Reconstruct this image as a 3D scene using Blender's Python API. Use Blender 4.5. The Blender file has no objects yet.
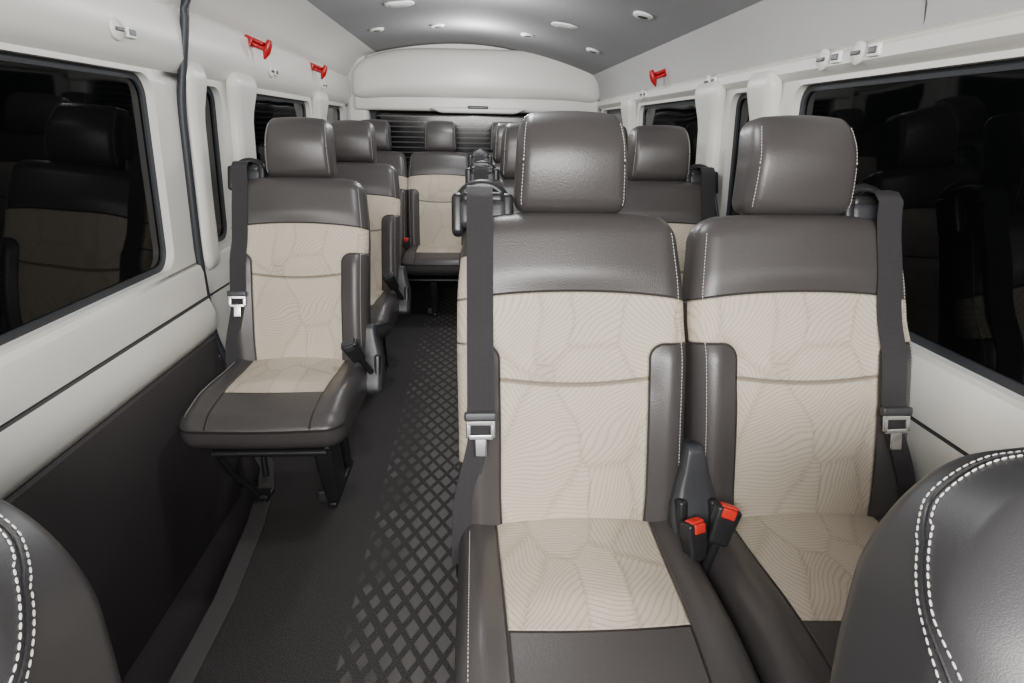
import bpy, math, random
from mathutils import Vector, Matrix
random.seed(3)
C = bpy.context.scene.collection

# ------------------------------------------------------------------ node helpers
class E:
    def __init__(s, nt, v): s.nt, s.v = nt, v
    def _m(s, op, *a):
        n = s.nt.nodes.new('ShaderNodeMath'); n.operation = op
        for i, q in enumerate((s,) + a):
            q = q.v if isinstance(q, E) else q
            if isinstance(q, (int, float)): n.inputs[i].default_value = q
            else: s.nt.links.new(q, n.inputs[i])
        return E(s.nt, n.outputs[0])
    def __add__(s, o): return s._m('ADD', o)
    def __sub__(s, o): return s._m('SUBTRACT', o)
    def __mul__(s, o): return s._m('MULTIPLY', o)
    def __truediv__(s, o): return s._m('DIVIDE', o)
    def abs(s): return s._m('ABSOLUTE')
    def mx(s, o): return s._m('MAXIMUM', o)
    def mn(s, o): return s._m('MINIMUM', o)
    def sin(s): return s._m('SINE')
    def cos(s): return s._m('COSINE')
    def sqrt(s): return s._m('SQRT')
    def fract(s): return s._m('FRACT')
    def inv(s): return s * -1.0 + 1.0
    def ss(s, a, b):
        n = s.nt.nodes.new('ShaderNodeMapRange'); n.interpolation_type = 'SMOOTHSTEP'
        s.nt.links.new(s.v, n.inputs[0]); n.inputs[1].default_value = a; n.inputs[2].default_value = b
        n.inputs[3].default_value = 0; n.inputs[4].default_value = 1
        return E(s.nt, n.outputs[0])

def base_mat(name, col, rough=0.5, metal=0.0, spec=0.5):
    m = bpy.data.materials.new(name); m.use_nodes = True
    b = m.node_tree.nodes['Principled BSDF']
    b.inputs['Base Color'].default_value = (*col, 1)
    b.inputs['Roughness'].default_value = rough
    b.inputs['Metallic'].default_value = metal
    b.inputs['Specular IOR Level'].default_value = spec
    return m, m.node_tree, b

def coords(nt, kind='rest'):
    if kind == 'rest':
        n = nt.nodes.new('ShaderNodeAttribute'); n.attribute_name = 'rest'; v = n.outputs['Vector']
    else:
        n = nt.nodes.new('ShaderNodeTexCoord'); v = n.outputs['Object']
    s = nt.nodes.new('ShaderNodeSeparateXYZ'); nt.links.new(v, s.inputs[0])
    return v, E(nt, s.outputs[0]), E(nt, s.outputs[1]), E(nt, s.outputs[2])

def mixc(nt, fac, a, b):
    n = nt.nodes.new('ShaderNodeMix'); n.data_type = 'RGBA'
    nt.links.new(fac.v, n.inputs[0])
    for i, c in ((6, a), (7, b)):
        if isinstance(c, tuple): n.inputs[i].default_value = (*c, 1)
        else: nt.links.new(c, n.inputs[i])
    return n.outputs[2]

def noise(nt, vec, scale, detail=2):
    n = nt.nodes.new('ShaderNodeTexNoise'); n.inputs['Scale'].default_value = scale; n.inputs['Detail'].default_value = detail
    if vec is not None: nt.links.new(vec, n.inputs['Vector'])
    return E(nt, n.outputs[0])

def bump(nt, b, h, dist, strength=1.0):
    n = nt.nodes.new('ShaderNodeBump'); n.inputs['Distance'].default_value = dist; n.inputs['Strength'].default_value = strength
    nt.links.new(h.v, n.inputs['Height']); nt.links.new(n.outputs[0], b.inputs['Normal'])

def noisy(name, col, rough, nscale=400, dist=0.0004, metal=0.0, var=0.06, spec=0.5):
    m, nt, b = base_mat(name, col, rough, metal, spec)
    v, x, y, z = coords(nt, 'obj')
    n = noise(nt, v, nscale); bump(nt, b, n, dist)
    n2 = noise(nt, v, 6)
    c = mixc(nt, n2, tuple(q * (1 - var) for q in col), tuple(min(1, q * (1 + var)) for q in col))
    nt.links.new(c, b.inputs['Base Color'])
    return m

LEATHER = (0.060, 0.0545, 0.054)
CREAM = (0.60, 0.53, 0.43)
CREAM2 = (0.30, 0.25, 0.185)

def fabric_color(nt, vec, a, c):
    """cream jacquard: large leaf-like facets filled with soft curved contour lines over a knit weave"""
    cmb = nt.nodes.new('ShaderNodeCombineXYZ')
    nx = noise(nt, vec, 6, 1)
    aa = a + (nx - 0.5) * 0.10
    nt.links.new(aa.v, cmb.inputs[0]); nt.links.new((c * 0.55).v, cmb.inputs[1])
    vo = nt.nodes.new('ShaderNodeTexVoronoi'); vo.inputs['Scale'].default_value = 8.0
    nt.links.new(cmb.outputs[0], vo.inputs['Vector'])
    ve = nt.nodes.new('ShaderNodeTexVoronoi'); ve.feature = 'DISTANCE_TO_EDGE'; ve.inputs['Scale'].default_value = 8.0
    nt.links.new(cmb.outputs[0], ve.inputs['Vector'])
    edge = E(nt, ve.outputs['Distance']).ss(0.05, 0.0)
    sp = nt.nodes.new('ShaderNodeSeparateXYZ'); nt.links.new(vo.outputs['Color'], sp.inputs[0])
    ang = E(nt, sp.outputs[0]) * 6.283
    tone = E(nt, sp.outputs[1])
    u = a * ang.cos() + c * ang.sin()
    lines = (u * 760.0 + nx * 85).sin().ss(0.1, 1.0)
    weave = ((a * 1150).sin() * (c * 1150).sin()).ss(-.3, .8)
    f = lines * 0.33 + weave * 0.20 + tone * 0.16 + edge * 0.20
    return mixc(nt, f, CREAM, CREAM2), lines * 0.6 + weave * 0.6 + edge * 1.6

def upholstery(name, kind, side=0):
    m, nt, b = base_mat(name, LEATHER, 0.40)
    vec, x, y, z = coords(nt)
    ax = x.abs()
    if kind == 'back':
        qx = (ax * -1.0 + 0.170).mx(0.0); qz = (z - 0.366).mx(0.0)
        sd = (qx * qx + qz * qz).sqrt() - 0.030
        band = z - (x * x * -0.25 + 0.494)
        cream = band.ss(0.0008, -0.0008) * sd.ss(-0.0008, 0.0008) * y.ss(0.041, 0.040)
        if side:
            strip = (x * side).ss(0.1955, 0.1965) * z.ss(0.169, 0.171) * z.ss(0.571, 0.569) * y.ss(0.075, 0.074)
            cream = cream.mx(strip)
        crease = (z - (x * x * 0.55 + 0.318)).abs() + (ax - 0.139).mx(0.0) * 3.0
        g = band.abs().mn(sd.abs() + (z * -1.0).mx(0.0))
        a, c = x, z
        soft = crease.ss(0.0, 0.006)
    else:
        q1 = ax - (y * 0.03 + 0.148)
        q2 = (y * -1.0) - (x * x * -0.25 + 0.268)
        sd = q1.mx(q2)
        cream = sd.ss(0.0008, -0.0008) * z.ss(0.02, 0.03)
        g = q1.abs().mn((q2.abs()) + (q1.mx(0.0)))
        g = g + (z * -1.0 + 0.02).mx(0.0)
        a, c = x, y
        soft = None
    col, fb = fabric_color(nt, vec, a, c)
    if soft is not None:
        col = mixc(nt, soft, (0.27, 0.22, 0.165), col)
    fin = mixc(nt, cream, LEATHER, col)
    gd = g.ss(0.0, 0.004)
    if soft is not None: gd = gd + soft * 1.2
    dk = mixc(nt, g.ss(0.0, 0.002), (0.03, 0.026, 0.024), fin)
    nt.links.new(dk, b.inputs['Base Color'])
    r = cream * 0.40 + 0.35
    nt.links.new(r.v, b.inputs['Roughness'])
    grain = noise(nt, vec, 330, 2) * cream.inv() * 0.09
    bump(nt, b, gd + fb * cream * 0.14 + grain, 0.004)
    return m

M = {}
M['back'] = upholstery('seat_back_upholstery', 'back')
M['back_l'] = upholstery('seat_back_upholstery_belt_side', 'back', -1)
M['cush'] = upholstery('seat_cushion_upholstery', 'cush')
M['leather'] = noisy('dark_leather', LEATHER, 0.35, 330, 0.00036)
M['fleather'] = noisy('front_seat_leather', (0.034, 0.033, 0.0355), 0.40, 900, 0.00016)
M['white'] = noisy('white_trim_plastic', (0.74, 0.73, 0.69), 0.36, 500, 0.0001, var=0.015)
M['cove'] = noisy('light_grey_headliner', (0.46, 0.46, 0.455), 0.85, 600, 0.0004, var=0.02)
M['ceil'] = noisy('grey_headliner', (0.27, 0.27, 0.28), 0.9, 700, 0.0005, var=0.03)
M['black'] = noisy('black_plastic', (0.018, 0.018, 0.020), 0.35, 400, 0.0002)
M['grey'] = noisy('dark_grey_plastic', (0.038, 0.040, 0.046), 0.40, 400, 0.0002)
M['strip'] = noisy('step_strip_plastic', (0.075, 0.073, 0.073), 0.5, 400, 0.0002)
M['rubber'] = noisy('rubber', (0.022, 0.025, 0.032), 0.5, 200, 0.0002)
M['seam'] = noisy('panel_gap', (0.06, 0.06, 0.06), 0.8, 200, 0.0002)
M['chrome'] = noisy('brushed_metal', (0.75, 0.75, 0.76), 0.22, 300, 0.0001, metal=1.0)
M['red'] = noisy('red_plastic', (0.42, 0.005, 0.010), 0.3, 200, 0.0001)
M['orange'] = noisy('red_button', (0.75, 0.025, 0.015), 0.35, 200, 0.0001)
M['thread'] = noisy('white_thread', (0.62, 0.60, 0.56), 0.7, 900, 0.0001)
M['lamp'] = noisy('lamp_lens', (0.85, 0.85, 0.83), 0.3, 200, 0.0001)

m, nt, b = base_mat('dark_window_glass', (0.002, 0.0023, 0.0026), 0.03, 0, 0.15)
v, x, y, z = coords(nt, 'obj'); bump(nt, b, noise(nt, v, 3, 1), 0.004); M['glass'] = m

m, nt, b = base_mat('rear_heated_glass', (0.01, 0.01, 0.012), 0.15, 0, 0.3)
v, x, y, z = coords(nt, 'obj')
ln = (z * 185.0).sin().ss(0.55, 0.9)
nt.links.new(mixc(nt, ln, (0.006, 0.006, 0.007), (0.085, 0.08, 0.08)), b.inputs['Base Color']); M['rearglass'] = m

m, nt, b = base_mat('belt_webbing', (0.05, 0.048, 0.052), 0.6)
v, x, y, z = coords(nt, 'obj')
w = ((x + z) * 1400).sin() * ((x - z) * 1400).sin(); bump(nt, b, w, 0.0006)
nt.links.new(mixc(nt, w.ss(-1, 1), (0.024, 0.023, 0.026), (0.050, 0.047, 0.052)), b.inputs['Base Color']); M['belt'] = m

m, nt, b = base_mat('lower_trim', (0.05, 0.045, 0.045), 0.7)
v, x, y, z = coords(nt, 'obj')
nn = noise(nt, v, 300, 2)
bump(nt, b, nn, 0.0006)
nt.links.new(mixc(nt, nn.ss(.3, .7), (0.044, 0.038, 0.040), (0.056, 0.049, 0.051)), b.inputs['Base Color']); M['trim'] = m

# floor: carpet-like vinyl with a strip of diamonds along the aisle
m, nt, b = base_mat('floor_vinyl', (0.04, 0.04, 0.042), 0.75)
v, x, y, z = coords(nt, 'obj')
px, py = 0.050, 0.088
p = x / px; q = y / py
a1 = (p + q).fract() - 0.5; a2 = (p - q).fract() - 0.5
dm = a1.abs().mx(a2.abs())
size = x.ss(-0.30, -0.10) * 0.10 + 0.26
dia = (dm - size).ss(0.025, -0.025) * x.ss(-0.305, -0.297) * (x * -1.0).ss(-0.03, 0.0)
patch = noise(nt, v, 6, 1).ss(.40, .58) * x.ss(-.14, -.27) * -0.75 + 1.0
dia = dia * patch
nn = noise(nt, v, 330, 3)
rib = (y * 700).sin() * (x * 700).sin()
carpet = mixc(nt, nn.ss(.35, .65), (0.014, 0.0128, 0.013), (0.056, 0.051, 0.051))
nt.links.new(mixc(nt, dia, carpet, (0.082, 0.075, 0.073)), b.inputs['Base Color'])
bump(nt, b, nn * 0.6 * dia.inv() + rib * 0.25 * dia.inv() + dia * 0.8, 0.0022)
nt.links.new((dia * -0.25 + 0.8).v, b.inputs['Roughness']); M['floor'] = m

# ------------------------------------------------------------------ mesh helpers
def axc(h, r, n, k=4):
    r = min(r, h * 0.999)
    out = [-(h - r) - r * math.tan(math.pi / 4 * i / k) for i in range(k, 0, -1)]
    out += [-(h - r) + 2 * (h - r) * i / n for i in range(n + 1)]
    out += [(h - r) + r * math.tan(math.pi / 4 * i / k) for i in range(1, k + 1)]
    return out

class RB:
    """rounded box with an optional smooth deformation"""
    def __init__(s, h, r, n, c=(0, 0, 0), deform=None, k=4):
        s.h, s.r, s.n, s.c, s.d, s.k = h, [min(a, b * .999) for a, b in zip(r, h)], n, c, deform, k
    def rest(s, q):
        inn = [max(-(h - r), min(h - r, t)) for t, h, r in zip(q, s.h, s.r)]
        d = [(t - i) / r for t, i, r in zip(q, inn, s.r)]
        L = math.sqrt(sum(t * t for t in d)) or 1
        return tuple(i + r * t / L + c for i, r, t, c in zip(inn, s.r, d, s.c))
    def P(s, q):
        p = s.rest(q); return s.d(*p) if s.d else p
    def front(s, x, z):
        return Vector(s.P((x - s.c[0], -s.h[1], z - s.c[2])))
    def add(s, mb, mat):
        A = [axc(s.h[i], s.r[i], s.n[i], s.k) for i in range(3)]
        N = [len(a) - 1 for a in A]; idx = {}
        def V(i, j, k):
            if (i, j, k) not in idx:
                rr = s.rest((A[0][i], A[1][j], A[2][k]))
                idx[(i, j, k)] = mb.v(s.d(*rr) if s.d else rr, rr)
            return idx[(i, j, k)]
        for i in range(N[0]):
            for j in range(N[1]):
                mb.f([V(i, j, 0), V(i, j + 1, 0), V(i + 1, j + 1, 0), V(i + 1, j, 0)], mat)
                mb.f([V(i, j, N[2]), V(i + 1, j, N[2]), V(i + 1, j + 1, N[2]), V(i, j + 1, N[2])], mat)
            for k in range(N[2]):
                mb.f([V(i, 0, k), V(i + 1, 0, k), V(i + 1, 0, k + 1), V(i, 0, k + 1)], mat)
                mb.f([V(i, N[1], k), V(i, N[1], k + 1), V(i + 1, N[1], k + 1), V(i + 1, N[1], k)], mat)
        for j in range(N[1]):
            for k in range(N[2]):
                mb.f([V(0, j, k), V(0, j, k + 1), V(0, j + 1, k + 1), V(0, j + 1, k)], mat)
                mb.f([V(N[0], j, k), V(N[0], j + 1, k), V(N[0], j + 1, k + 1), V(N[0], j, k + 1)], mat)

class MB:
    def __init__(s): s.V = []; s.R = []; s.F = []; s.MI = []; s.mats = []
    def v(s, p, r=None):
        s.V.append(tuple(p)); s.R.append(tuple(r if r is not None else p)); return len(s.V) - 1
    def f(s, ids, mat):
        if mat not in s.mats: s.mats.append(mat)
        s.F.append(ids); s.MI.append(s.mats.index(mat))
    def rb(s, h, r, c, mat, n=(2, 2, 2), deform=None, k=3):
        o = RB(h, r if isinstance(r, (tuple, list)) else (r, r, r), n, c, deform, k); o.add(s, mat); return o
    def tube(s, pts, rad, mat, seg=10, cap=True):
        pts = [Vector(p) for p in pts]; rings = []
        up = Vector((0, 0, 1))
        for i, p in enumerate(pts):
            t = (pts[min(i + 1, len(pts) - 1)] - pts[max(i - 1, 0)]).normalized()
            a = t.cross(up if abs(t.z) < .95 else Vector((0, 1, 0))).normalized(); bb = t.cross(a)
            rr = rad[i] if isinstance(rad, (list, tuple)) else rad
            rings.append([s.v(p + rr * (math.cos(2 * math.pi * j / seg) * a + math.sin(2 * math.pi * j / seg) * bb)) for j in range(seg)])
        for a, b_ in zip(rings, rings[1:]):
            for j in range(seg): s.f([a[j], a[(j + 1) % seg], b_[(j + 1) % seg], b_[j]], mat)
        if cap: s.f(rings[0][::-1], mat); s.f(rings[-1], mat)
    def ribbon(s, pts, wv, th, mat):
        pts = [Vector(p) for p in pts]; rings = []
        for i, p in enumerate(pts):
            t = (pts[min(i + 1, len(pts) - 1)] - pts[max(i - 1, 0)]).normalized()
            w = Vector(wv[i]) if isinstance(wv, list) else Vector(wv)
            n = t.cross(w).normalized() * th / 2
            rings.append([s.v(p - w / 2 - n), s.v(p + w / 2 - n), s.v(p + w / 2 + n), s.v(p - w / 2 + n)])
        for a, b_ in zip(rings, rings[1:]):
            for j in range(4): s.f([a[j], a[(j + 1) % 4], b_[(j + 1) % 4], b_[j]], mat)
        s.f(rings[0][::-1], mat); s.f(rings[-1], mat)
    def stitch(s, pts, mat='thread', step=0.0065, dash=0.0045, rad=0.0007, off=(0, 0, 0)):
        pts = [Vector(p) + Vector(off) for p in pts]
        d = 0.0; nxt = 0.0
        segs = []
        for a, b_ in zip(pts, pts[1:]):
            L = (b_ - a).length
            if L < 1e-7: continue
            while nxt < d + L:
                p = a + (b_ - a) * ((nxt - d) / L); t = (b_ - a).normalized()
                segs.append((p, t)); nxt += step
            d += L
        for p, t in segs: s.tube([p, p + t * dash * .25, p + t * dash * .75, p + t * dash], [rad * .5, rad, rad, rad * .5], mat, 5)
    def mesh(s, name):
        me = bpy.data.meshes.new(name); me.from_pydata(s.V, [], s.F)
        for k in s.mats: me.materials.append(M[k])
        me.polygons.foreach_set('material_index', s.MI)
        me.polygons.foreach_set('use_smooth', [True] * len(s.F))
        at = me.attributes.new('rest', 'FLOAT_VECTOR', 'POINT')
        at.data.foreach_set('vector', [c for r in s.R for c in r])
        me.update()
        try: me.set_sharp_from_angle(angle=math.radians(50))
        except Exception: pass
        return me

def obj(name, me, parent=None, loc=(0, 0, 0), rot=(0, 0, 0)):
    o = bpy.data.objects.new(name, me); C.objects.link(o); o.location = loc; o.rotation_euler = rot
    if parent: o.parent = parent
    return o
def empty(name, loc):
    o = bpy.data.objects.new(name, None); C.objects.link(o); o.location = loc; o.empty_display_size = .1; return o
def S(a, b_, t):
    t = max(0, min(1, (t - a) / (b_ - a))); return t * t * (3 - 2 * t)

# ------------------------------------------------------------------ seat parts (local to seat joint point)
REC = math.radians(17)
HW = 0.2195
def back_def(x, y, z):
    f = max(0.0, min(1.0, (0.115 - y) / 0.115))
    ax = abs(x)
    dy = -0.020 * S(0.12, 0.185, ax) * S(0.45, 0.36, z) * f
    dy += -0.014 * math.cos(min(1, ax / .225) * math.pi / 2) * S(.47, .54, z) * f
    dy += -0.009 * math.cos(min(1, ax / .16) * math.pi / 2) * S(.49, .42, z) * f * S(.31, .36, z)
    dy += -0.013 * math.cos(min(1, ax / .16) * math.pi / 2) * S(.325, .27, z) * f
    dy += -0.022 * math.sin(math.pi * max(0, min(1, z / .64)))
    sc = 1 - 0.050 * S(.50, .65, z) + 0.012 * S(.2, .4, z) * S(.55, .45, z) - 0.03 * S(.12, 0, z)
    th = 1 - 0.25 * S(.3, .6, z)
    yy = y if y < .04 else .04 + (y - .04) * th
    return (x * sc, yy + dy, z - 0.012 * (ax / .225) ** 3 * S(.4, .6, z))
BK = RB((HW, .058, .34), (.045, .04, .045), (44, 3, 60), (0, .058, .31), back_def, 5)
def back_mesh(mat):
    mb = MB(); BK.add(mb, mat)
    for sx in (-1, 1):
        mb.stitch([BK.front(sx * .208, .62 - .60 * i / 60) for i in range(61)], off=(0, -.0010, 0))
    mb.rb((.17, .008, .2), .012, (0, .112, .30), 'grey', (2, 1, 2))
    return mb.mesh('seat_back')
ME_BACK = {0: back_mesh('back'), 1: back_mesh('back_l')}

def cush_def(x, y, z):
    t = max(0, min(1, z / .04))
    ax = abs(x); fr = S(-.26, -.42, y)
    dz = 0.014 * math.cos(min(1, ax / .15) * math.pi / 2) * t * S(-.27, -.2, y) + .012 * S(.14, .19, ax) * t * (1 - fr)
    dz += -0.012 * fr * t + 0.008 * S(-.05, -.25, y)
    if z < 0: dz += 0.02 * S(-.3, -.4, y)
    return (x, y - .012 * math.cos(min(1, ax / .22) * math.pi / 2) * fr, z + dz)
CU = RB((HW, .232, .066), (.05, .055, .045), (40, 34, 3), (0, -.185, -.016), cush_def, 5)
mb = MB(); CU.add(mb, 'cush')
def ctop(x, y): return Vector(CU.P((x, y + .185, .066)))
ME_CUSH0 = mb.mesh('seat_cushion')
mb.stitch([ctop(-.206, -.02 - .36 * i / 40) for i in range(41)], off=(0, 0, .001))
ME_CUSH = mb.mesh('seat_cushion')

def head_def(x, y, z):
    u = (z + .09) / .18
    f = max(0, min(1, (.05 - y) / .1))
    return (x * (1 - .08 * u - .03 * S(.7, 1, u)), y - .010 * math.cos(min(1, abs(x) / .11) * math.pi / 2) * f - .012 * math.sin(math.pi * max(0, min(1, u))) * f + .018 * S(.6, 1.1, u), z - .006 * (abs(x) / .11) ** 2 * (1 if z > 0 else -.3))
HD = RB((.111, .05, .097), (.026, .032, .030), (12, 4, 12), (0, 0, 0), head_def, 5)
mb = MB(); HD.add(mb, 'leather')
for sx in (-1, 1):
    mb.stitch([HD.front(sx * .1025, .080 - .160 * i / 30) for i in range(31)], off=(sx * .0003, -.0006, 0))
    mb.tube([(sx * .05, .01, -.08), (sx * .05, .01, -.15)], .006, 'chrome')
ME_HEAD = mb.mesh('headrest')

def make_belt(sx):
    mb = MB(); bx = -.172 if sx < 0 else .156
    mb.rb((.047, .036, .028), .014, (bx, .052, .645), 'grey', (3, 3, 2))
    mb.rb((.042, .028, .012), .010, (bx, .048, .676), 'black', (3, 3, 1))
    arc = [(bx + .045 * math.cos(a), .06, .672 + .036 * math.sin(a)) for a in [math.pi * i / 14 for i in range(15)]]
    mb.tube(arc, .011, 'black', 10)
    mb.rb((.012, .026, .040), .010, (bx - .048, .045, .645), 'black')
    mb.rb((.012, .026, .040), .010, (bx + .048, .045, .645), 'black')
    bw = bx + sx * .006
    TZ = .262
    pts = [(bw, .055, .690), (bw, .02, .697), (bw, -.006, .688), (bw, -.020, .668)]
    for i in range(22):
        z = .64 - (.64 - TZ - .02) * i / 21
        p = BK.front(bw, min(z, .60)); pts.append((bw, min(p.y, -.004) - .006, z))
    pts.append((bw + sx * .002, pts[-1][1] - .006, TZ))
    mb.ribbon(pts, (.049, 0, 0), .0022, 'belt')
    y0 = pts[-1][1]
    mb.rb((.030, .007, .009), .005, (bw, y0 - .003, TZ + .003), 'grey', (2, 1, 1))
    for t in (-1, 1): mb.rb((.0045, .0025, .017), .002, (bw + t * .022, y0 - .004, TZ - .019), 'chrome', (1, 1, 1))
    mb.rb((.026, .0025, .006), .002, (bw, y0 - .004, TZ - .008), 'chrome', (1, 1, 1))
    mb.rb((.022, .0025, .005), .002, (bw, y0 - .004, TZ - .035), 'chrome', (1, 1, 1))
    mb.rb((.011, .0022, .018), .003, (bw, y0 - .004, TZ - .053), 'chrome', (1, 1, 1))
    # lap part of the webbing hanging to the outboard anchor
    x2 = sx * .212
    low = [(bw, y0 + .002, TZ)]
    for i in range(1, 9):
        z = TZ - .2 * i / 8; xx = bw + (x2 - bw) * S(0, 8, i)
        p = BK.front(xx, max(z, .03)); low.append((xx, p.y - .005, z))
    low.append((x2 + sx * .002, .0, -.03))
    mb.ribbon(low, (.040, .004, 0), .0022, 'belt')
    mb.rb((.013, .045, .09), .012, (sx * .214, .048, .02), 'black', (2, 2, 3))
    return mb.mesh('seat_belt')
ME_BELT = {-1: make_belt(-1), 1: make_belt(1)}

def buckle_mesh(btn):
    mb = MB()
    mb.rb((.0185, .014, .036), .007, (0, 0, 0), 'black', (3, 2, 3), lambda x, y, z: (x * (1 + .25 * S(-.03, .03, z)), y, z))
    mb.rb((.015, .009, .005), .003, (0, -.001, .034), btn, (2, 2, 1))
    mb.rb((.0125, .004, .009), .003, (0, -.0125, .026), btn, (2, 1, 1))
    mb.tube([(0, 0, -.03), (0, .004, -.06), (0, .01, -.11)], .009, 'black', 8)
    return mb.mesh('buckle')
ME_BUCK = buckle_mesh('orange'); ME_BUCKD = buckle_mesh('grey')

mb = MB()
mb.rb((.042, .04, .115), .018, (0, .02, .09), 'grey', (3, 3, 6), lambda x, y, z: (x * (1.1 - .62 * S(.07, .2, z)), y - .025 * S(.12, 0, z), z))
mb.rb((.010, .02, .055), .008, (-.030, -.018, .05), 'black', (1, 2, 3))
mb.rb((.010, .02, .055), .008, (.030, -.018, .05), 'black', (1, 2, 3))
ME_HINGE = mb.mesh('hinge_cover')

def base_mesh(xs):
    mb = MB(); w0, w1 = min(xs) - .02, max(xs) + .02
    for yy in (-.36, -.06):
        mb.tube([(w0, yy, -.095), (w1, yy, -.095)], .012, 'black')
    mb.rb(((w1 - w0) / 2 - .01, .15, .006), .005, ((w0 + w1) / 2, -.2, -.095), 'black', (1, 1, 1))
    for i, xx in enumerate(xs):
        if i == 0:
            mb.tube([(xx - .02, -.34, -.095), (xx - .01, -.30, -.2), (xx + .035, -.235, -.34), (xx + .037, -.23, -.356)], [.011, .010, .010, .013], 'black')
            mb.rb((.022, .04, .008), .006, (xx + .045, -.225, -.360), 'black')
            mb.tube([(xx + .05, -.245, -.345), (xx + .07, -.245, -.345)], .016, 'black')
            mb.tube([(xx, -.07, -.095), (xx + .02, -.12, -.35)], .010, 'black')
        else:
            mb.rb((.026, .055, .13), .012, (xx, -.29, -.215), 'black', (2, 2, 3), lambda x, y, z, xx=xx: (xx + (x - xx) * (1 - .25 * S(-.2, -.34, z)), y + .06 * S(-.1, -.34, z), z))
            mb.rb((.014, .13, .012), .008, (xx, -.16, -.355), 'black', (1, 3, 1))
            mb.tube([(xx, -.07, -.095), (xx, -.09, -.2), (xx, -.06, -.35)], .016, 'black')
            mb.rb((.018, .018, .022), .006, (xx - .03, -.25, -.335), 'grey')
    return mb.mesh('seat_base')
ME_B1 = base_mesh([-.13, .14])
ME_B2 = base_mesh([-.30, .30])
ME_B4 = base_mesh([-.70, -.25, .25, .70])

ZJ = 0.336
def seat_unit(par, cx, belt, plain=False):
    obj('seat_back', ME_BACK[1 if belt == -1 else 0], par, (cx, 0, 0), (-REC, 0, 0))
    obj('seat_cushion', ME_CUSH if belt == -1 else ME_CUSH0, par, (cx, .0, 0))
    t = .737
    obj('headrest', ME_HEAD, par, (cx, t * math.sin(REC) + .045, t * math.cos(REC) - .003), (-math.radians(7), 0, 0))
    if belt: obj('seat_belt', ME_BELT[belt], par, (cx, 0, 0), (-REC, 0, 0))
def seat_base(par, me, k=.91):
    o = obj('seat_base', me, par); o.scale = (1, 1, k)

def double_seat(x, y, dz=0):
    e = empty('double_passenger_seat', (x, y, ZJ + dz))
    seat_unit(e, -.227, -1); seat_unit(e, .227, 1)
    seat_base(e, ME_B2, .91 + dz / .368)
    obj('hinge_cover', ME_HINGE, e, (0, -.03, .01), (-REC, 0, 0))
    obj('buckle', ME_BUCK, e, (-.026, -.095, .080), (math.radians(-14), math.radians(4), math.radians(25)))
    obj('buckle', ME_BUCK, e, (.026, -.085, .104), (math.radians(-14), math.radians(14), math.radians(-14)))
    return e
def single_seat(x, y):
    e = empty('single_passenger_seat', (x, y, ZJ - .014))
    seat_unit(e, 0, -1)
    seat_base(e, ME_B1, .872)
    bk = obj('buckle', ME_BUCKD, e, (.196, -.085, .115), (math.radians(28), math.radians(-20), 0)); bk.scale = (1.15,) * 3
    obj('hinge_cover', ME_HINGE, e, (.222, 0, -.04), (-REC, 0, 0))
    return e

double_seat(0.413, 0.962, -.003)
double_seat(0.424, 1.95, -.018)
double_seat(0.424, 2.85, -.012)
single_seat(-0.575, 1.86)
single_seat(-0.575, 2.75)
e = empty('rear_bench_seat', (-0.012, 3.82, ZJ)); e.scale = (.95, 1, 1)
for i, cx in enumerate((-.66, -.22, .22, .66)): seat_unit(e, cx, (-1, 0, 0, 1)[i])
seat_base(e, ME_B4)
for cx in (-.44, 0, .44): obj('buckle', ME_BUCK, e, (cx, -.06, .07))

# ------------------------------------------------------------------ front seats (backs, shoulder visible)
def front_seat(name, x, zz):
    e = empty(name, (x, .20, zz))
    mb = MB()
    def fd(px, py, pz):
        u = min(1, pz / .46)
        th = (.72 + 1.7 * (1 - u)) if py < 0 else (1.25 - .35 * u)
        return (px * (1.08 - .13 * S(.5, 1, u)), py * th - .02 * math.cos(min(1, abs(px) / .25) * math.pi / 2) * (1 if py < 0 else 0), pz - .02 * (abs(px) / .25) ** 2 * S(.3, .46, pz))
    R_ = RB((.25, .085, .235), (.10, .05, .10), (24, 8, 30), (0, 0, .235), fd, 8)
    R_.add(mb, 'fleather')
    hx, hz = .25, .235
    per = [(-hx, -hz), (-hx, hz), (hx, hz), (hx, -hz)]; L = [2 * hz, 2 * hx, 2 * hz]; tot = sum(L)
    def yseam(d):
        # the gusset widens below the shoulder: seam runs forward as it drops
        dd = d if d < tot / 2 else tot - d
        return -.058 + .075 * S(.30, .50, dd)
    paths = []
    for off in (-.006, 0, .006):
        path = []; n = 200
        for i in range(n + 1):
            d = i / n * tot; yy = yseam(d) + off
            for k in range(3):
                if d <= L[k] + 1e-9: break
                d -= L[k]
            a, b_ = per[k], per[k + 1]; f = d / L[k]
            path.append(R_.P((a[0] + (b_[0] - a[0]) * f, yy, a[1] + (b_[1] - a[1]) * f)))
        paths.append([Vector(p) + Vector((p[0], -.03, p[2] - .235)).normalized() * .0006 for p in path])
    mb.stitch(paths[0], rad=.0008, step=.0062, dash=.0044)
    mb.stitch(paths[2], rad=.0008, step=.0062, dash=.0044)
    mb.tube(paths[1], .0011, 'black', 5)
    obj('seat_back', mb.mesh('front_seat_back'), e, (0, 0, 0), (-math.radians(20), 0, 0))
    mb = MB(); mb.rb((.24, .22, .07), (.06, .06, .05), (0, -.22, .0), 'fleather', (8, 8, 3))
    mb.rb((.2, .2, .15), .02, (0, -.22, -.2), 'black', (2, 2, 2))
    obj('seat_base', mb.mesh('front_seat_base'), e)
    return e
front_seat('front_passenger_seat', -.522, .432)
front_seat('driver_seat', .542, .445)

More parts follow.
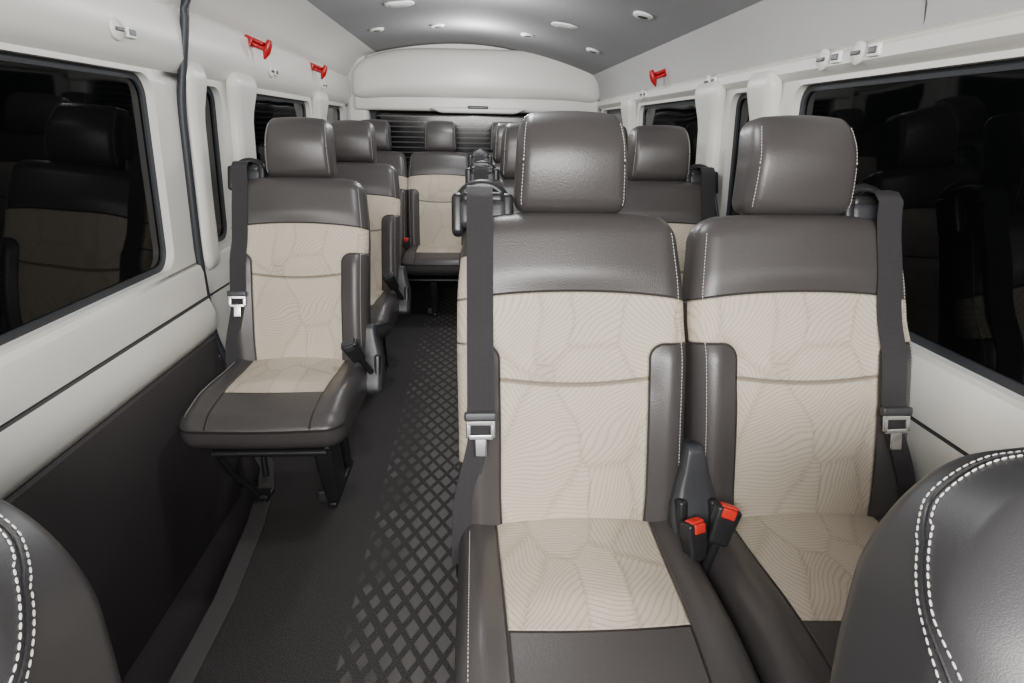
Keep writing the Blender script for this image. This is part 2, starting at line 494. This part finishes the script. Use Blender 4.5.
# ------------------------------------------------------------------ shell
Y0, Y1 = -1.0, 4.44
SILL, WTOP = .680, 1.232
def fx(z):
    P = [(-.3, .87), (0, .872), (.44, .882), (.715, .888), (1.215, .866), (1.7, .85)]
    for a, b_ in zip(P, P[1:]):
        if z <= b_[0]: return a[1] + (b_[1] - a[1]) * (z - a[0]) / (b_[0] - a[0])
    return .85
def extrude(mb, pts, mats, y0, y1, sg, n=6):
    for i in range(len(pts) - 1):
        for j in range(n):
            ya, yb = y0 + (y1 - y0) * j / n, y0 + (y1 - y0) * (j + 1) / n
            a = [mb.v((sg * pts[i][0], ya, pts[i][1])), mb.v((sg * pts[i + 1][0], ya, pts[i + 1][1])), mb.v((sg * pts[i + 1][0], yb, pts[i + 1][1])), mb.v((sg * pts[i][0], yb, pts[i][1]))]
            mb.f(a if sg < 0 else a[::-1], mats[i])
def merge(me):
    import bmesh
    bm = bmesh.new(); bm.from_mesh(me); bmesh.ops.remove_doubles(bm, verts=bm.verts, dist=1e-5); bm.to_mesh(me); bm.free()
    try: me.set_sharp_from_angle(angle=math.radians(35))
    except Exception: pass
    return me
def rrect(y0, y1, z0, z1, r, n):
    out = []
    for cx, cz, a0 in ((y1 - r, z1 - r, 0), (y0 + r, z1 - r, 90), (y0 + r, z0 + r, 180), (y1 - r, z0 + r, 270)):
        for i in range(n):
            a = math.radians(a0 + 90 * i / (n - 1)); out.append((cx + r * math.cos(a), cz + r * math.sin(a)))
    return out
def cell(mb, sg, c, h, r):
    y0, y1, z0, z1 = c; n = 9
    inn = rrect(h[0], h[1], h[2], h[3], r, n)
    out = []
    for i, (cy, cz) in enumerate(((y1, z1), (y0, z1), (y0, z0), (y1, z0))):
        for k in range(n):
            py, pz = inn[i * n + k]; t = k / (n - 1)
            if i in (0, 2): q = (cy, pz) if t < .5 else (py, cz)
            else: q = (py, cz) if t < .5 else (cy, pz)
            if k == n // 2: q = (cy, cz)
            out.append(q)
    L = len(inn)
    def V(p, dx=0): return mb.v((sg * (fx(p[1]) + dx), p[0], p[1]))
    o = [V(p) for p in out]; a = [V(p) for p in inn]; b_ = [V(p, .022) for p in inn]
    s2 = rrect(h[0] + .016, h[1] - .016, h[2] + .016, h[3] - .016, max(.01, r - .012), n)
    c2 = [V(p, .024) for p in s2]; d2 = [V(p, .032) for p in s2]
    for i in range(L):
        j = (i + 1) % L
        for A, B, mt in ((o, a, 'white'), (a, b_, 'white'), (b_, c2, 'rubber'), (c2, d2, 'rubber')):
            q = [A[i], A[j], B[j], B[i]]; mb.f(q if sg < 0 else q[::-1], mt)
wn = [0]
def window(sg, h):
    wn[0] += 1; mb = MB(); n = 10
    for i in range(n):
        za, zb = h[2] + (h[3] - h[2]) * i / n, h[2] + (h[3] - h[2]) * (i + 1) / n
        xa, xb = sg * (fx(za) + .030), sg * (fx(zb) + .030)
        q = [mb.v((xa, h[0], za)), mb.v((xb, h[0], zb)), mb.v((xb, h[1], zb)), mb.v((xa, h[1], za))]
        mb.f(q, 'glass')
    obj('window_%d' % wn[0], merge(mb.mesh('window')))

low_door = [(.86, -.19), (.845, -.02), (.85, .2), (.862, .43), (.872, .44), (.862, .445), (.848, .47), (.848, .52), (.862, .564), (.872, .5665), (.872, .5705), (.866, .573), (.866, .65), (.872, .67), (fx(SILL), SILL)]
low_door_m = ['trim'] * 4 + ['black'] + ['white'] * 3 + ['seam'] * 3 + ['white'] * 3
low_rear = [(.875, -.2), (.875, -.02), (.872, .2), (.874, .33), (.884, .335), (.874, .345), (.872, .56), (.880, .5625), (.880, .566), (.872, .5685), (.874, .65), (fx(SILL), SILL)]
low_rear_m = ['trim'] * 4 + ['white'] * 2 + ['seam'] * 3 + ['white'] * 2
up_left = [(fx(WTOP), WTOP), (.850, 1.245), (.832, 1.27), (.828, 1.34), (.835, 1.395), (.848, 1.402), (.835, 1.412), (.815, 1.45), (.77, 1.505), (.71, 1.54), (.655, 1.556)]
up_left_m = ['white'] * 10
up_right = [(fx(WTOP), WTOP), (.850, 1.24), (.838, 1.25), (.842, 1.275), (.856, 1.285), (.846, 1.29), (.843, 1.33), (.825, 1.39), (.79, 1.44)]
up_right_m = ['white'] * 5 + ['cove'] * 3

mb = MB(); DE = 1.93
extrude(mb, low_door, low_door_m, Y0, DE, -1)
cell(mb, -1, (Y0, DE, SILL, WTOP), (-.7, 1.81, SILL + .01, WTOP - .012), .06)
extrude(mb, up_left, up_left_m, Y0, DE, -1)
door = obj('door_1', merge(mb.mesh('sliding_door_panel')))
window(-1, (-.7, 1.81, SILL + .01, WTOP - .012))

mb = MB()
extrude(mb, low_rear, low_rear_m, DE, Y1, -1)
LH = [(2.09, 2.27), (2.55, 3.45), (3.72, 4.3)]
bd = [DE, 2.40, 3.60, Y1]
for i, (a, b_) in enumerate(LH): cell(mb, -1, (bd[i], bd[i + 1], SILL, WTOP), (a, b_, SILL + .02, WTOP - .02), .05)
extrude(mb, up_left, up_left_m, DE, Y1, -1)
obj('wall_left', merge(mb.mesh('wall_left')))
for a, b_ in LH: window(-1, (a, b_, SILL + .02, WTOP - .02))

mb = MB()
extrude(mb, low_rear, low_rear_m, Y0, Y1, 1)
RH = [(-.7, 1.72), (1.98, 2.15), (2.42, 3.36), (3.64, 4.3)]
bd = [Y0, 1.86, 2.28, 3.50, Y1]
for i, (a, b_) in enumerate(RH): cell(mb, 1, (bd[i], bd[i + 1], SILL, WTOP), (a, b_, SILL + .012, WTOP - .012), .05)
extrude(mb, up_right, up_right_m, Y0, Y1, 1)
obj('wall_right', merge(mb.mesh('wall_right')))
for a, b_ in RH: window(1, (a, b_, SILL + .012, WTOP - .012))

tn = [0]
def trim(me):
    tn[0] += 1; return obj('trim_%d' % tn[0], me)
def pillar(sg, y, hy):
    mb = MB()
    def d(px, py, pz):
        fl = S(1.10, 1.25, pz)
        return (sg * (fx(pz) - .010 - .014 * fl) + px, y + (py - y) * (1 + .45 * fl + .2 * S(.85, .7, pz)), pz)
    mb.rb((.026, hy, .31), (.02, .03, .05), (0, y, .955), 'white', (3, 4, 14), d, 4)
    trim(mb.mesh('pillar_cover'))
pillar(1, 1.855, .06); pillar(1, 2.285, .08); pillar(1, 3.50, .08)
pillar(-1, 2.41, .08); pillar(-1, 3.59, .08)
pillar(-1, 2.01, .045)
mb = MB()
mb.tube([(.8475, 1.22, 1.296), (.8415, 1.22, 1.335), (.8245, 1.22, 1.388), (.791, 1.22, 1.438)], .0022, 'grey', 6)
trim(mb.mesh('headliner_joint'))

# door seal running up the pillar over the roof rail
mb = MB()
raw = [(-.83, 2.03, .20), (-.845, 1.98, .30)] + [(-fx(z) + .008, 1.945, z) for z in (.42, .55, .7, .85, 1.0, 1.15)] + [(-.842, 1.95, 1.25), (-.822, 1.955, 1.35), (-.81, 1.955, 1.43), (-.76, 1.955, 1.495), (-.70, 1.955, 1.53), (-.65, 1.955, 1.548)]
for _ in range(2):
    nr = [raw[0]]
    for a, b_ in zip(raw, raw[1:]):
        nr += [tuple(a[i] * .75 + b_[i] * .25 for i in range(3)), tuple(a[i] * .25 + b_[i] * .75 for i in range(3))]
    raw = nr + [raw[-1]]
mb.tube(raw, .0125, 'rubber', 10)
trim(mb.mesh('door_seal'))

mb = MB(); n = 28
prof = []
def ceil_z(x):
    t = (x + .655) / 1.445; return 1.556 + (1.44 - 1.556) * t + .115 * max(0, math.sin(math.pi * t)) ** .9
for i in range(n + 1):
    x = -.655 + 1.445 * i / n; prof.append((x, ceil_z(x)))
for i in range(n):
    for j in range(14):
        ya, yb = Y0 + (Y1 - Y0) * j / 14, Y0 + (Y1 - Y0) * (j + 1) / 14
        mb.f([mb.v((prof[i][0], ya, prof[i][1])), mb.v((prof[i][0], yb, prof[i][1])), mb.v((prof[i + 1][0], yb, prof[i + 1][1])), mb.v((prof[i + 1][0], ya, prof[i + 1][1]))], 'ceil')
obj('ceiling', merge(mb.mesh('ceiling')))

# floor with step well beside the sliding door
mb = MB()
edge = [(-.615, Y0), (-.62, 0), (-.622, .6), (-.625, 1.2), (-.65, 1.5), (-.68, 1.68), (-.72, 1.82), (-.79, 1.93), (-.87, 1.98)]
for (xa, ya), (xb, yb) in zip(edge, edge[1:]):
    for k in range(4):
        l0, l1 = k / 4, (k + 1) / 4
        mb.f([mb.v((xa + (.88 - xa) * l0, ya, 0)), mb.v((xa + (.88 - xa) * l1, ya, 0)), mb.v((xb + (.88 - xb) * l1, yb, 0)), mb.v((xb + (.88 - xb) * l0, yb, 0))], 'floor')
    mb.f([mb.v((xa, ya, 0)), mb.v((xb, yb, 0)), mb.v((xb, yb, -.18)), mb.v((xa, ya, -.18))], 'trim')
mb.f([mb.v((-.88, 1.98, 0)), mb.v((.88, 1.98, 0)), mb.v((.88, Y1 + .1, 0)), mb.v((-.88, Y1 + .1, 0))], 'floor')
mb.f([mb.v((-.95, Y0, -.18)), mb.v((-.55, Y0, -.18)), mb.v((-.55, 2.05, -.18)), mb.v((-.95, 2.05, -.18))], 'trim')
obj('floor', merge(mb.mesh('floor')))
mb = MB()
pts = [(x + .012, y, .004) for x, y in edge]
mb.ribbon(pts, [(.05, 0, 0)] * 5 + [(.045, .02, 0), (.035, .035, 0), (.02, .045, 0), (.0, .05, 0)], .010, 'strip')
trim(mb.mesh('step_edge_strip'))

# rear wall, tailgate window and header
YB = Y1 + .06
mb = MB()
mb.rb((.86, .03, .62), .02, (0, YB, .6), 'trim', (4, 1, 4))
for sx in (-1, 1): mb.rb((.07, .05, .36), .03, (sx * .79, YB - .05, 1.2), 'white', (2, 2, 3))
mb.rb((.87, .03, .25), .02, (0, YB, 1.42), 'white', (4, 1, 4))
obj('wall_back', mb.mesh('wall_back'))
mb = MB()
YH = YB - .09
def hdr(px, py, pz):
    u = (pz - 1.19) / .42
    z2 = pz - .13 * (abs(px) / .83) ** 5 * max(0, u)
    return (.02 + px, py - .03 * math.sin(math.pi * max(0, min(1, u))), z2)
mb.rb((.83, .05, .150), (.10, .04, .07), (0, YH, 1.435), 'white', (24, 3, 8), hdr, 5)
mb.rb((.83, .035, .048), (.02, .02, .02), (.02, YH, 1.245), 'white', (8, 2, 2))
mb.rb((.26, .04, .02), (.03, .02, .012), (.02, YH - .03, 1.205), 'white', (8, 2, 2), lambda px, py, pz: (.02 + (px - .02) * (1 + .25 * S(1.18, 1.22, pz)), py, pz))
mb.rb((.07, .012, .012), (.01, .01, .008), (.02, YH - .06, 1.222), 'grey', (2, 1, 1))
trim(mb.mesh('tailgate_header'))
mb = MB(); mb.rb((.70, .012, .21), (.04, .01, .04), (.02, YB - .045, .99), 'rearglass', (4, 1, 4)); wn[0] += 1
obj('window_%d' % wn[0], mb.mesh('rear_window'))

# ------------------------------------------------------------------ small fittings
mb = MB()
mb.tube([(0, 0, -.050), (0, -.002, -.02), (0, -.004, .0), (0, -.003, .03)], [.011, .013, .009, .009], 'red', 10)
mb.tube([(0, -.034, .035), (0, -.012, .036), (0, .012, .036), (0, .028, .036)], [.003, .012, .012, .008], 'red', 10)
mb.rb((.018, .005, .03), .004, (.0, .010, -.005), 'red', (1, 1, 2))
mb.rb((.020, .014, .006), .003, (.0, .0, -.014), 'red', (1, 1, 1))
ME_HAM = mb.mesh('hammer')
for p in ((-.812, 2.53, 1.378), (-.812, 3.42, 1.37), (.828, 2.86, 1.335)):
    h = obj('emergency_hammer', ME_HAM, None, p); h.rotation_euler = (math.radians(112), 0, math.radians(90) if p[0] < 0 else math.radians(-90)); h.scale = (1.15,) * 3

mb = MB()
def disc(mb, c, r, th, mat, mat2=None):
    mb.tube([(c[0], c[1], c[2]), (c[0], c[1], c[2] - th * .7), (c[0], c[1], c[2] - th), (c[0], c[1], c[2] - th)], [r, r, r * .85, r * .3], mat, 24)
    if mat2: mb.tube([(c[0], c[1], c[2] - th), (c[0], c[1], c[2] - th * 1.15)], [r * .55, r * .5], mat2, 20)
disc(mb, (0, 0, 0), .038, .012, 'lamp', 'grey'); ME_VC = mb.mesh('ceiling_vent')
mb = MB(); mb.rb((.065, .042, .008), (.035, .035, .006), (0, 0, -.004), 'lamp', (3, 3, 1)); mb.rb((.045, .026, .004), (.02, .02, .003), (0, 0, -.012), 'cove', (2, 2, 1)); ME_LAMP = mb.mesh('lamp')
mb = MB(); mb.rb((.09, .055, .010), (.05, .05, .008), (0, 0, -.005), 'grey', (3, 3, 1)); mb.rb((.05, .006, .003), .002, (0, 0, -.016), 'lamp', (2, 1, 1)); ME_CV = mb.mesh('center_vent')
for x, y in ((-.52, 3.6), (-.20, 3.65), (.29, 3.65), (.63, 3.5), (.62, 2.45), (-.50, 2.55)):
    obj('ceiling_air_vent', ME_VC, None, (x, y, ceil_z(x) + .002), (0, -.14 if x < 0 else (.2 if x > .5 else .05), 0))
for x, y in ((-.33, 3.0), (.42, 3.1), (.12, 2.2)):
    obj('ceiling_lamp', ME_LAMP, None, (x, y, ceil_z(x)), (0, -.1 if x < 0 else .12, 0))
obj('ceiling_center_vent', ME_CV, None, (.03, 2.70, ceil_z(.03) - .012))  # dark center air vent of the headliner

mb = MB()
mb.tube([(0, 0, 0), (.005, 0, 0), (.008, 0, 0), (.008, 0, 0)], [.024, .024, .020, .01], 'white', 24)
mb.rb((.004, .016, .004), .002, (.009, 0, 0), 'grey')
mb.rb((.005, .020, .013), .004, (.003, .058, .0), 'lamp', (1, 2, 2))
mb.rb((.003, .014, .007), .002, (.007, .058, .0), 'grey', (1, 2, 2))
ME_V = mb.mesh('side_vent')
for sg, y in ((-1, 1.60), (-1, 2.72), (-1, 3.6), (1, 1.40), (1, 1.54), (1, 2.3), (1, 3.2)):
    obj('air_vent', ME_V, None, ((-.829 if sg < 0 else .839), y, 1.30 if sg < 0 else 1.266), (0, 0, 0 if sg < 0 else math.pi))

# ------------------------------------------------------------------ lights
def area(name, loc, target, sx, sy, power, col=(1, 1, 1)):
    l = bpy.data.lights.new(name, 'AREA'); l.shape = 'RECTANGLE'; l.size = sx; l.size_y = sy; l.energy = power; l.color = col
    o = bpy.data.objects.new(name, l); C.objects.link(o); o.location = loc
    o.rotation_euler = (Vector(target) - Vector(loc)).to_track_quat('-Z', 'Y').to_euler()
area('softbox', (0, -.75, 1.45), (0.05, 2.2, .6), 1.3, .4, 86, (1, .975, .94))
for y, pw in ((1.5, 12), (2.7, 12), (3.6, 12)):
    l = bpy.data.lights.new('dome_light', 'POINT'); l.energy = pw; l.shadow_soft_size = .06
    o = bpy.data.objects.new('dome_light', l); C.objects.link(o); o.location = (.0, y, 1.47)
w = bpy.data.worlds.new('world'); bpy.context.scene.world = w; w.use_nodes = True
w.node_tree.nodes['Background'].inputs[0].default_value = (.95, .97, 1, 1); w.node_tree.nodes['Background'].inputs[1].default_value = .4

# ------------------------------------------------------------------ camera
F = 600.0; th = math.atan(213.8 / F); ps = math.atan(40.7 * math.cos(th) / F); ro = math.radians(1.0)
R = Vector((math.cos(ps), -math.sin(ps), 0)); Fw = Vector((math.sin(ps) * math.cos(th), math.cos(ps) * math.cos(th), -math.sin(th))); U = R.cross(Fw)
R2 = R * math.cos(ro) + U * math.sin(ro); U2 = U * math.cos(ro) - R * math.sin(ro)
cam = bpy.data.cameras.new('camera'); cam.sensor_width = 36; cam.lens = F / 1024 * 36; cam.clip_start = .01
co = bpy.data.objects.new('camera', cam); C.objects.link(co)
mt = Matrix((R2, U2, -Fw)).transposed().to_4x4(); mt.translation = Vector((0, 0, 1.10)); co.matrix_world = mt
bpy.context.scene.camera = co
